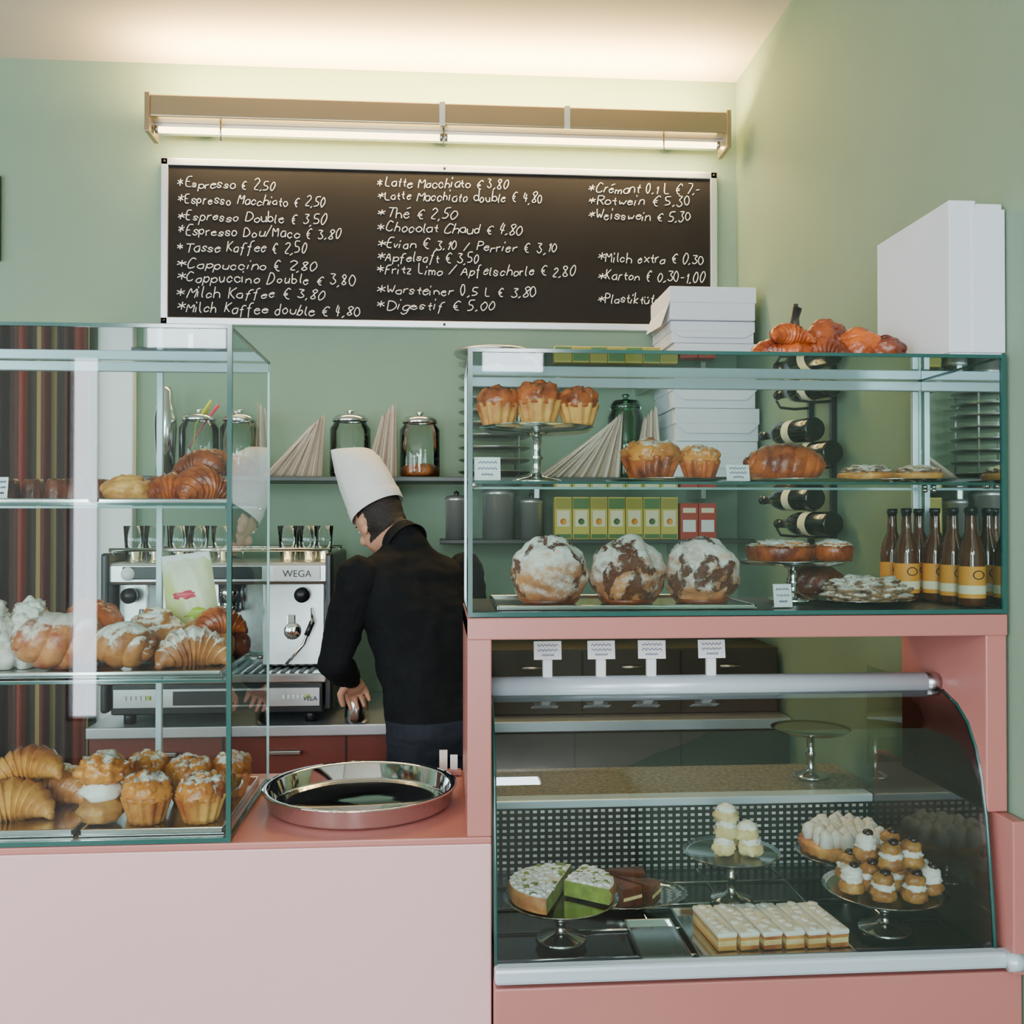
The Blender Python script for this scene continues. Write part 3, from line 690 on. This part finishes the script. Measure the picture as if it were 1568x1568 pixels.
def fan(x0,x1,xa,za,z0,y,n,name='paper_bag_stack'):
    b=B(name); wa=.03
    for i in range(n):
        t=i/n; t2=(i+1)/n; d=.016 if i%2 else -.016
        top=za-.06*(1-t)+.012*math.sin(i*2.1); top2=za-.06*(1-t2)+.012*math.sin((i+1)*2.1)
        p=[(x0+(x1-x0)*t,y-d,z0),(x0+(x1-x0)*t2,y+d,z0),(xa-wa+2*wa*t2,y+.02+d*.4,top2),(xa-wa+2*wa*t,y+.02-d*.4,top)]
        b.add(p,[[0,1,2,3]],paper if i%4 else paperd,False)
    b.box(min(x0,x1)+.01,max(x0,x1)-.01,y+.02,y+.05,z0,z0+.01,paper)
    b.done(False)
fan(-.72,-.48,-.50,2.04,1.785,4.06,22); fan(-.31,-.175,-.21,2.09,1.785,4.06,13); fan(.40,.75,.735,2.06,1.785,4.05,28); fan(.80,.93,.88,2.09,1.785,4.05,12)
b=B('tiered_plate_rack')
for i in range(10): b.rev([(0,0),(.13,0),(.15,.008),(.152,.012),(.13,.008),(0,.004)],(.23,4.13,1.80+i*.05),brush,36)
for a in (0.8,2.4,3.9,5.5): b.cyl((.23+.135*math.cos(a),4.13+.135*math.sin(a),1.785),(.23+.135*math.cos(a),4.13+.135*math.sin(a),2.30),.004,brush,8)
b.rev([(0,0),(.165,0),(.172,.01),(.17,.018),(0,.012)],(.23,4.12,2.295),brush,40); b.done()
hs=[1.785,1.93,2.065,2.20,2.33,2.42]; 
for i in range(5):
    z=hs[i]; h=hs[i+1]-z-.004; dx=[.0,.008,-.004,.004,-.01][i]
    b=B('cake_carton'); x0=.95+dx
    b.box(x0,x0+.34,3.94,4.28,z,z+h,boxw,.002); b.box(x0-.004,x0+.344,3.936,4.284,z+h*.55,z+h+.002,boxw,.002)
    b.add([(x0-.004,3.935,z+h*.55),(x0+.344,3.935,z+h*.55),(x0+.30,3.93,z+h*.25),(x0+.04,3.93,z+h*.25)],[[0,1,2,3]],boxw,False); b.done(False)
b=B('cake_carton'); b.box(.93,1.28,3.92,4.28,2.42,2.53,boxw,.003); b.box(.926,1.284,3.916,4.284,2.49,2.555,boxw,.003)
b.add([(.926,3.92,2.49),(.926,4.28,2.49),(.90,4.25,2.42),(.90,3.96,2.40)],[[0,1,2,3]],boxw,False); b.done(False)
# wine rack
wr=B('wine_rack')
for y in (3.2,3.4): 
    wr.box(1.30,1.318,y-.01,y+.01,1.5,2.16,blackp)
    for z in (1.60,1.83,2.05): wr.tube([(1.31,y,z-.045),(1.25,y,z-.05),(1.2,y,z-.045),(1.185,y,z-.02)],.005,blackp,8)
wr.done()
d=V((-.085,.31,0)).normalized(); ang=math.atan2(d.y,d.x)
for k,z in enumerate((1.60,1.83,2.05)):
    for q in (0,1):
        b=B('wine_bottle'); T=Matrix.Translation((1.262-.02*q,3.08+.10*q,z-.005+.085*q))@Matrix.Rotation(ang,4,'Z')@Matrix.Rotation(pi/2,4,'Y')
        b.rev([(0,.006),(.028,.004),(.036,.0),(.040,.008),(.040,.18),(.033,.21),(.015,.245),(.014,.30),(.016,.301),(.016,.31),(0,.31)],(0,0,0),bottleg,28,T=T)
        b.rev([(.0405,.10),(.0405,.14)],(0,0,0),labelw,28,T=T); b.done()

# ---------------- espresso machine
em=B('espresso_machine'); X0,X1=-1.19,-.40
for x in (X0+.07,X1-.07):
    for y in (3.68,4.05): em.cyl((x,y,.871),(x,y,.915),.022,blackp)
em.box(X0+.02,X1-.02,3.62,4.12,.91,1.03,blackp,.006)
em.box(X0+.03,X1-.03,3.612,3.625,.935,1.005,brush,.003)
em.box(X0+.0,X1+.0,3.54,3.9,1.03,1.065,steel,.006)
for i in range(22): em.box(X0+.05+i*.032,X0+.066+i*.032,3.56,3.80,1.065,1.068,dark_m)
em.box(X0+.02,X1-.02,3.80,4.12,1.06,1.40,steel,.008)
em.box(X1-.25,X1-.02,3.69,3.82,1.07,1.39,brush,.008); em.box(X0+.02,X0+.13,3.69,3.82,1.07,1.39,brush,.008)
em.box(X0+.0,X1-.0,3.62,4.14,1.375,1.455,brush,.012)
em.box(X0+.06,X1-.24,3.614,3.622,1.395,1.44,blackp,.003)
em.box(X1-.20,X1-.03,3.612,3.622,1.39,1.443,card,.003)
for x in (X0-.012,X1-.012): em.box(x,x+.028,3.60,4.13,.92,1.49,blackp,.01)
em.tube([(X0,3.66,1.5),(X1,3.66,1.5)],.007,chrome); em.tube([(X0,4.1,1.5),(X1,4.1,1.5)],.007,chrome)
for x in (X0+.01,-.8,X1-.01):
    for y in (3.66,4.1): em.cyl((x,y,1.45),(x,y,1.5),.006,chrome,8)
for x in (X0+.075,X1-.10):
    em.cyl((x,3.69,1.335),(x,3.655,1.335),.013,chrome); em.cyl((x,3.66,1.335),(x,3.635,1.335),.028,blackp,20)
    em.tube([(x+.03,3.68,1.28),(x+.04,3.62,1.24),(x+.01,3.61,1.16),(x-.05,3.60,1.09)],.006,chrome,10)
    em.cyl((x+.04,3.625,1.24),(x+.02,3.615,1.19),.010,blackp,10)
    em.box(x-.06,x-.03,3.684,3.69,1.17,1.26,chrome,.003)
em.rev([(0,0),(.03,0),(.032,.006),(.03,.01),(0,.01)],(0,0,0),chrome,24,T=Matrix.Translation((X1-.14,3.69,1.2))@Matrix.Rotation(pi/2,4,'X'))
em.rev([(0,0),(.024,0),(.024,.012),(0,.012)],(0,0,0),card,24,T=Matrix.Translation((X0+.08,3.622,1.415))@Matrix.Rotation(pi/2,4,'X'))
for x in (-.97,-.78):
    em.cyl((x,3.76,1.375),(x,3.76,1.30),.045,chrome,24); em.cyl((x,3.76,1.30),(x,3.76,1.265),.04,chrome,24)
    em.tube([(x,3.72,1.28),(x,3.64,1.275),(x,3.54,1.255)],[.01,.014,.017],blackp,12)
    em.tube([(x,3.76,1.265),(x,3.76,1.235),(x-.02,3.76,1.22)],.008,chrome,8)
for g in (-1.08,-.52):
    for i in range(6): em.box(g-.045+i*.017,g-.033+i*.017,3.606,3.613,.965,.98,card if i<5 else lime,.001)
em.box(-.95,-.62,3.606,3.613,.945,.995,dark_m,.002)
emo=em.done()
for txt,loc,s in (('WEGA',(X1-.165,3.611,1.403),.035),('VELA',(X1-.09,3.604,.958),.022)):
    c=bpy.data.curves.new('lettering','FONT'); c.body=txt; c.size=s; c.extrude=.0008; o=bpy.data.objects.new('lettering',c); bpy.context.scene.collection.objects.link(o)
    o.location=loc; o.rotation_euler=(pi/2,0,0); c.materials.append(blackp); o.parent=emo
for (x,y) in [(-1.13,3.75),(-1.05,3.73),(-1.09,3.84),(-.97,3.76),(-.89,3.74),(-.93,3.86),(-1.01,3.88),(-.82,3.78),(-.57,3.76),(-.49,3.74),(-.52,3.86),(-.44,3.80)]:
    b=B('drinking_glass'); b.rev([(0,.004),(.026,.004),(.028,0),(.037,.13),(.035,.13)],(x,y,1.457),jarglass,20); b.done()
B('milk_pitcher').rev([(0,0),(.042,0),(.046,.02),(.04,.07),(.036,.09),(.04,.11),(.037,.11),(.033,.09),(.036,.07),(0,.01)],(-.30,3.64,.871),steel,28).done()

# ---------------- baker
f=V((-.6,.8,0)); l=V((-.8,-.6,0)); Z=V((0,0,1))
pb=B('baker_tmp')
def loft(secs,mat,seg=32):
    vs=[];fs=[];n=len(secs)
    for c,a,b_ in secs:
        for j in range(seg):
            th=2*pi*j/seg
            ca,sa=math.cos(th),math.sin(th)
            vs.append(V(c)+V(a)*(math.copysign(abs(ca)**.85,ca))+V(b_)*(math.copysign(abs(sa)**.85,sa)))
    for i in range(n-1):
        for j in range(seg):
            k=(j+1)%seg; fs.append([i*seg+j,i*seg+k,(i+1)*seg+k,(i+1)*seg+j])
    fs.append(list(range(seg))[::-1]); fs.append([(n-1)*seg+j for j in range(seg)])
    pb.add(vs,fs,mat)
def dens(pts,rad,k=6):
    P=[];R=[]
    for i in range(len(pts)-1):
        for j in range(k):
            t=j/k; P.append(V(pts[i]).lerp(V(pts[i+1]),t)); R.append(rad[i]*(1-t)+rad[i+1]*t)
    P.append(V(pts[-1])); R.append(rad[-1]); return P,R
def limb(pts,rad,mat,k=6):
    P,R=dens(pts,rad,k); pb.tube(P,R,mat,16)
    for p,r in zip(pts,rad): pb.blob(p,(r,r,r),mat,0,1,2,-2)
pel=V((.0,3.2,.94)); ch=V((-.09,3.30,1.40))
S=[]
for z,w,d,off in ((.86,.16,.11,0),(.93,.18,.125,0),(1.0,.178,.122,.005),(1.08,.172,.118,.015),(1.18,.182,.124,.03),(1.28,.194,.132,.05),(1.36,.202,.126,.07),(1.43,.198,.108,.09),(1.475,.165,.088,.105),(1.51,.095,.07,.12),(1.53,.07,.062,.13)):
    t=(z-.94)/.46; c=pel.lerp(ch,max(0,t)); c.z=z
    S.append((c,l*w,f*d))
S2=[]
for i in range(len(S)-1):
    for j in range(4):
        t=j/4; S2.append(tuple(S[i][k].lerp(S[i+1][k],t) for k in range(3)))
S2.append(S[-1])
loft([s for s in S2 if s[0].z<.985],jeans); loft([s for s in S2 if s[0].z>=.965],shirt)
nb=S[-1][0]
hc=V((-.205,3.43,1.605))
limb([nb-Z*.05,nb+V((-.02,.025,.03)),hc-Z*.06],[.066,.058,.054],skin)
limb([nb-Z*.03,nb+V((-.012,.012,.012))],[.078,.066],shirt,4)
# head frame
u=V((-.40,.30,.87)).normalized(); hf=(f-u*f.dot(u)); hf=(hf+V((0,0,0))).normalized(); sd_=u.cross(hf).normalized()
R3=Matrix((sd_,hf,u)).transposed().to_4x4(); HT=Matrix.Translation(hc)@R3; HI=HT.inverted()
def hb(c,sc,mat,sub=4): pb.blob(c,sc,mat,0,1,sub,-2,T=HT)
hb((0,0,.015),(.074,.094,.10),skin); hb((0,.03,-.045),(.056,.062,.065),skin); hb((0,.07,-.088),(.024,.02,.018),skin,3)
hb((0,.098,-.015),(.012,.014,.02),skin,3); hb((0,.109,-.026),(.014,.012,.01),skin,3)
hb((0,.087,.022),(.045,.012,.012),skin,3)
for s in (-1,1):
    hb((s*.077,-.005,-.01),(.009,.018,.032),skin,3); hb((s*.083,-.014,.004),(.008,.018,.018),skin,3)
    hb((s*.035,.078,-.03),(.02,.02,.02),skin,3)
hb((0,-.014,.022),(.078,.092,.100),hair); hb((0,-.045,-.03),(.064,.054,.048),hair)
# arms
Ls=V((-.262,3.185,1.425)); Le=V((-.335,3.19,1.15)); Lw=V((-.300,3.42,1.06))
Rs=V((.085,3.42,1.425)); Re=V((.11,3.56,1.17)); Rw=V((-.10,3.66,1.03))
for s,e,w in ((Ls,Le,Lw),(Rs,Re,Rw)):
    limb([s,s.lerp(e,.35),e],[.070,.064,.053],shirt); limb([e,e.lerp(w,.35),e.lerp(w,.85)],[.053,.052,.040],shirt); limb([e.lerp(w,.8),w],[.03,.026],skin)
def hand(w,d,nrm,side,target=None):
    d=d.normalized(); nrm=(nrm-d*nrm.dot(d)).normalized(); s=d.cross(nrm)*side
    pb.tube([w-d*.01,w+d*.03,w+d*.06,w+d*.085],[.024,.034,.04,.034],skin,16,up=nrm,flat=.42)
    for i,(o,L) in enumerate(((-.028,.068),(-.0095,.078),(.0095,.072),(.028,.055))):
        p0=w+d*.075+s*o*1.08; p1=p0+d*L*.42-nrm*.008+s*o*.15; p2=p1+(d*.55-nrm*.7)*L*.36; p3=p2+(d*.05-nrm)*L*.28
        P,R=dens([p0,p1,p2,p3],[.0095,.009,.0083,.0072],4); pb.tube(P,R,skin,10)
        pb.blob(p3,(.0073,.0073,.0073),skin,0,1,2,-2)
    p0=w+d*.03-s*.028; p1=p0+(d*.6-s*.7-nrm*.3)*.035; p2=p1+(d*.75-s*.1-nrm*.6)*.03; p3=p2+(d*.6-nrm*.6)*.022
    P,R=dens([p0,p1,p2,p3],[.014,.0125,.011,.009],4); pb.tube(P,R,skin,10)
hand(Lw,V((.08,.75,-.55)),V((-.3,.3,.8)),1); hand(Rw,V((-.75,-.1,-.5)),V((-.3,.3,.8)),-1)
# legs
for s in (1,-1):
    hip=pel+l*.085*s-Z*.03; kn=hip+f*.03+l*.02*s; kn.z=.50; an=kn-f*.02+l*.005*s; an.z=.09
    limb([hip,hip.lerp(kn,.4),kn,kn.lerp(an,.3),an],[.10,.092,.066,.064,.052],jeans,8)
    limb([an-Z*.045-f*.04,an-Z*.05+f*.06,an-Z*.055+f*.15],[.042,.042,.034],shoe)
tmp=pb.done()
kd=KDTree(len(pb.v)); tagv=[0]*len(pb.v)
for fi,ff in enumerate(pb.f):
    for i in ff: tagv[i]=pb.mi[fi]
for i,p in enumerate(pb.v): kd.insert(p,i)
kd.balance()
md=tmp.modifiers.new('r','REMESH'); md.mode='VOXEL'; md.voxel_size=.0042
md2=tmp.modifiers.new('s','SMOOTH'); md2.factor=.5; md2.iterations=4
bpy.context.view_layer.update(); dg=bpy.context.evaluated_depsgraph_get()
me=bpy.data.meshes.new_from_object(tmp.evaluated_get(dg)); me.name='body'
me.materials.clear()
for m_ in pb.mats: me.materials.append(m_)
shi=pb.mats.index(shirt); jei=pb.mats.index(jeans); ski=pb.mats.index(skin); hai=pb.mats.index(hair)
nax=(hc-nb).normalized()
mi=[]
for p in me.polygons:
    t=tagv[kd.find(p.center)[1]]; rel=p.center-nb
    q=HI@p.center
    if t in (shi,jei) and abs(p.center.x)<.6: 
        if p.center.z<.975 and (p.center-Lw).length>.2 and (p.center-Rw).length>.2: t=jei
        elif t==jei: t=shi
    if rel.length<.32 and rel.dot(nax)>-.10 and t in (ski,shi,hai) and abs(q.x)<.3:
        along=rel.dot(nax); rad_=(rel-nax*along).length
        inhead=q.length<.15 and q.z>-.125
        if along>.018 and rad_<.13:
            ax=abs(q.x); ear=ax>.0735 and -.034<q.y<.02 and -.048<q.z<.026
            t=hai if (inhead and not ear and q.z>-.068 and (q.y<-.004-.25*min(q.z,0)+.012*math.sin(q.z*60) or q.z>.055)) else ski
        else: t=shi
    mi.append(t)
me.polygons.foreach_set('material_index',mi); me.polygons.foreach_set('use_smooth',[True]*len(mi))
# cloth folds
cl=set()
for p,k in zip(me.polygons,mi):
    if k in (shi,jei): cl.update(p.vertices)
nrm=[v.normal.copy() for v in me.vertices]
for i in cl:
    v=me.vertices[i]; q=V((v.co.x*9,v.co.y*9,v.co.z*14)); v.co+=nrm[i]*(.010*noise.noise(q)+.005*noise.noise(q*2.3))
me.update()
bpy.data.objects.remove(tmp)
baker=bpy.data.objects.new('baker',me); bpy.context.scene.collection.objects.link(baker)
cl_=B('jacket_collar'); cl_.tube([nb-nax*.012,nb+nax*.012,nb+nax*.034],[.080,.074,.070],shirt,40,cap=False); cl_.tube([nb+nax*.034,nb+nax*.031,nb+nax*.005],[.070,.066,.066],shirt,40,cap=False)
co_=cl_.done(); co_.parent=baker
# face details
fd=B('face_details'); fd.T=HT
for s in (-1,1):
    fd.blob((s*.03,.0835,.008),(.013,.008,.007),eyew,0,1,2,-2); fd.blob((s*.03,.09,.008),(.006,.004,.006),dark_m,0,1,2,-2)
    fd.tube([(s*.016,.094,.028),(s*.03,.095,.033),(s*.046,.084,.028)],[.003,.004,.002],hair,6)
fd.tube([(-.022,.083,-.055),(0,.093,-.053),(.022,.083,-.055)],[.002,.0055,.002],lip,8)
fo=fd.done(); fo.parent=baker
# watch
wt=B('wristwatch'); pw=Le.lerp(Lw,.93); dd=(Lw-Le).normalized(); wt.tube([pw-dd*.008,pw+dd*.008],.031,card,20); wo=wt.done(); wo.parent=baker
# hat
ht=B('chef_hat'); ht.T=HT; seg=80; vs=[];fs=[]
rows=[(.036,.088,.105),(.04,.090,.107),(.10,.089,.104),(.16,.086,.098),(.22,.083,.082),(.262,.080,.05),(.278,.078,.02),(.280,.077,.004)]
for (zz_,a,b_) in rows:
    for j in range(seg):
        th=2*pi*j/seg; cr_=1+.014*math.cos(th*10)*max(0,1-abs(zz_-.16)/.12)
        vs.append((a*math.cos(th)*cr_,-.012+b_*math.sin(th)*cr_,zz_+(.012*math.cos(th)*zz_/.28)))
for i in range(len(rows)-1):
    for j in range(seg):
        k=(j+1)%seg; fs.append([i*seg+j,i*seg+k,(i+1)*seg+k,(i+1)*seg+j])
ht.add(vs,fs,hatm,True)
ht.rev([(1,.034),(1.015,.036),(1.015,.075),(1,.077)],(0,0,0),hatm,64,T=Matrix.Translation((0,-.012,0))@Matrix.Diagonal((.0905,.1075,1,1)))
ho=ht.done(); ho.parent=baker

# ---------------- world + camera
w=bpy.data.worlds.new('World'); bpy.context.scene.world=w; w.use_nodes=True
bg=w.node_tree.nodes['Background']; bg.inputs[0].default_value=(.75,.85,1,1); bg.inputs[1].default_value=1.0
cam=bpy.data.cameras.new('camera'); cam.sensor_width=36; cam.lens=36*1510/1568; cam.clip_start=.05
co=bpy.data.objects.new('camera',cam); bpy.context.scene.collection.objects.link(co)
co.location=(0,0,1.6); co.rotation_euler=(pi/2+math.radians(.6),0,math.radians(-4.2))
bpy.context.scene.camera=co
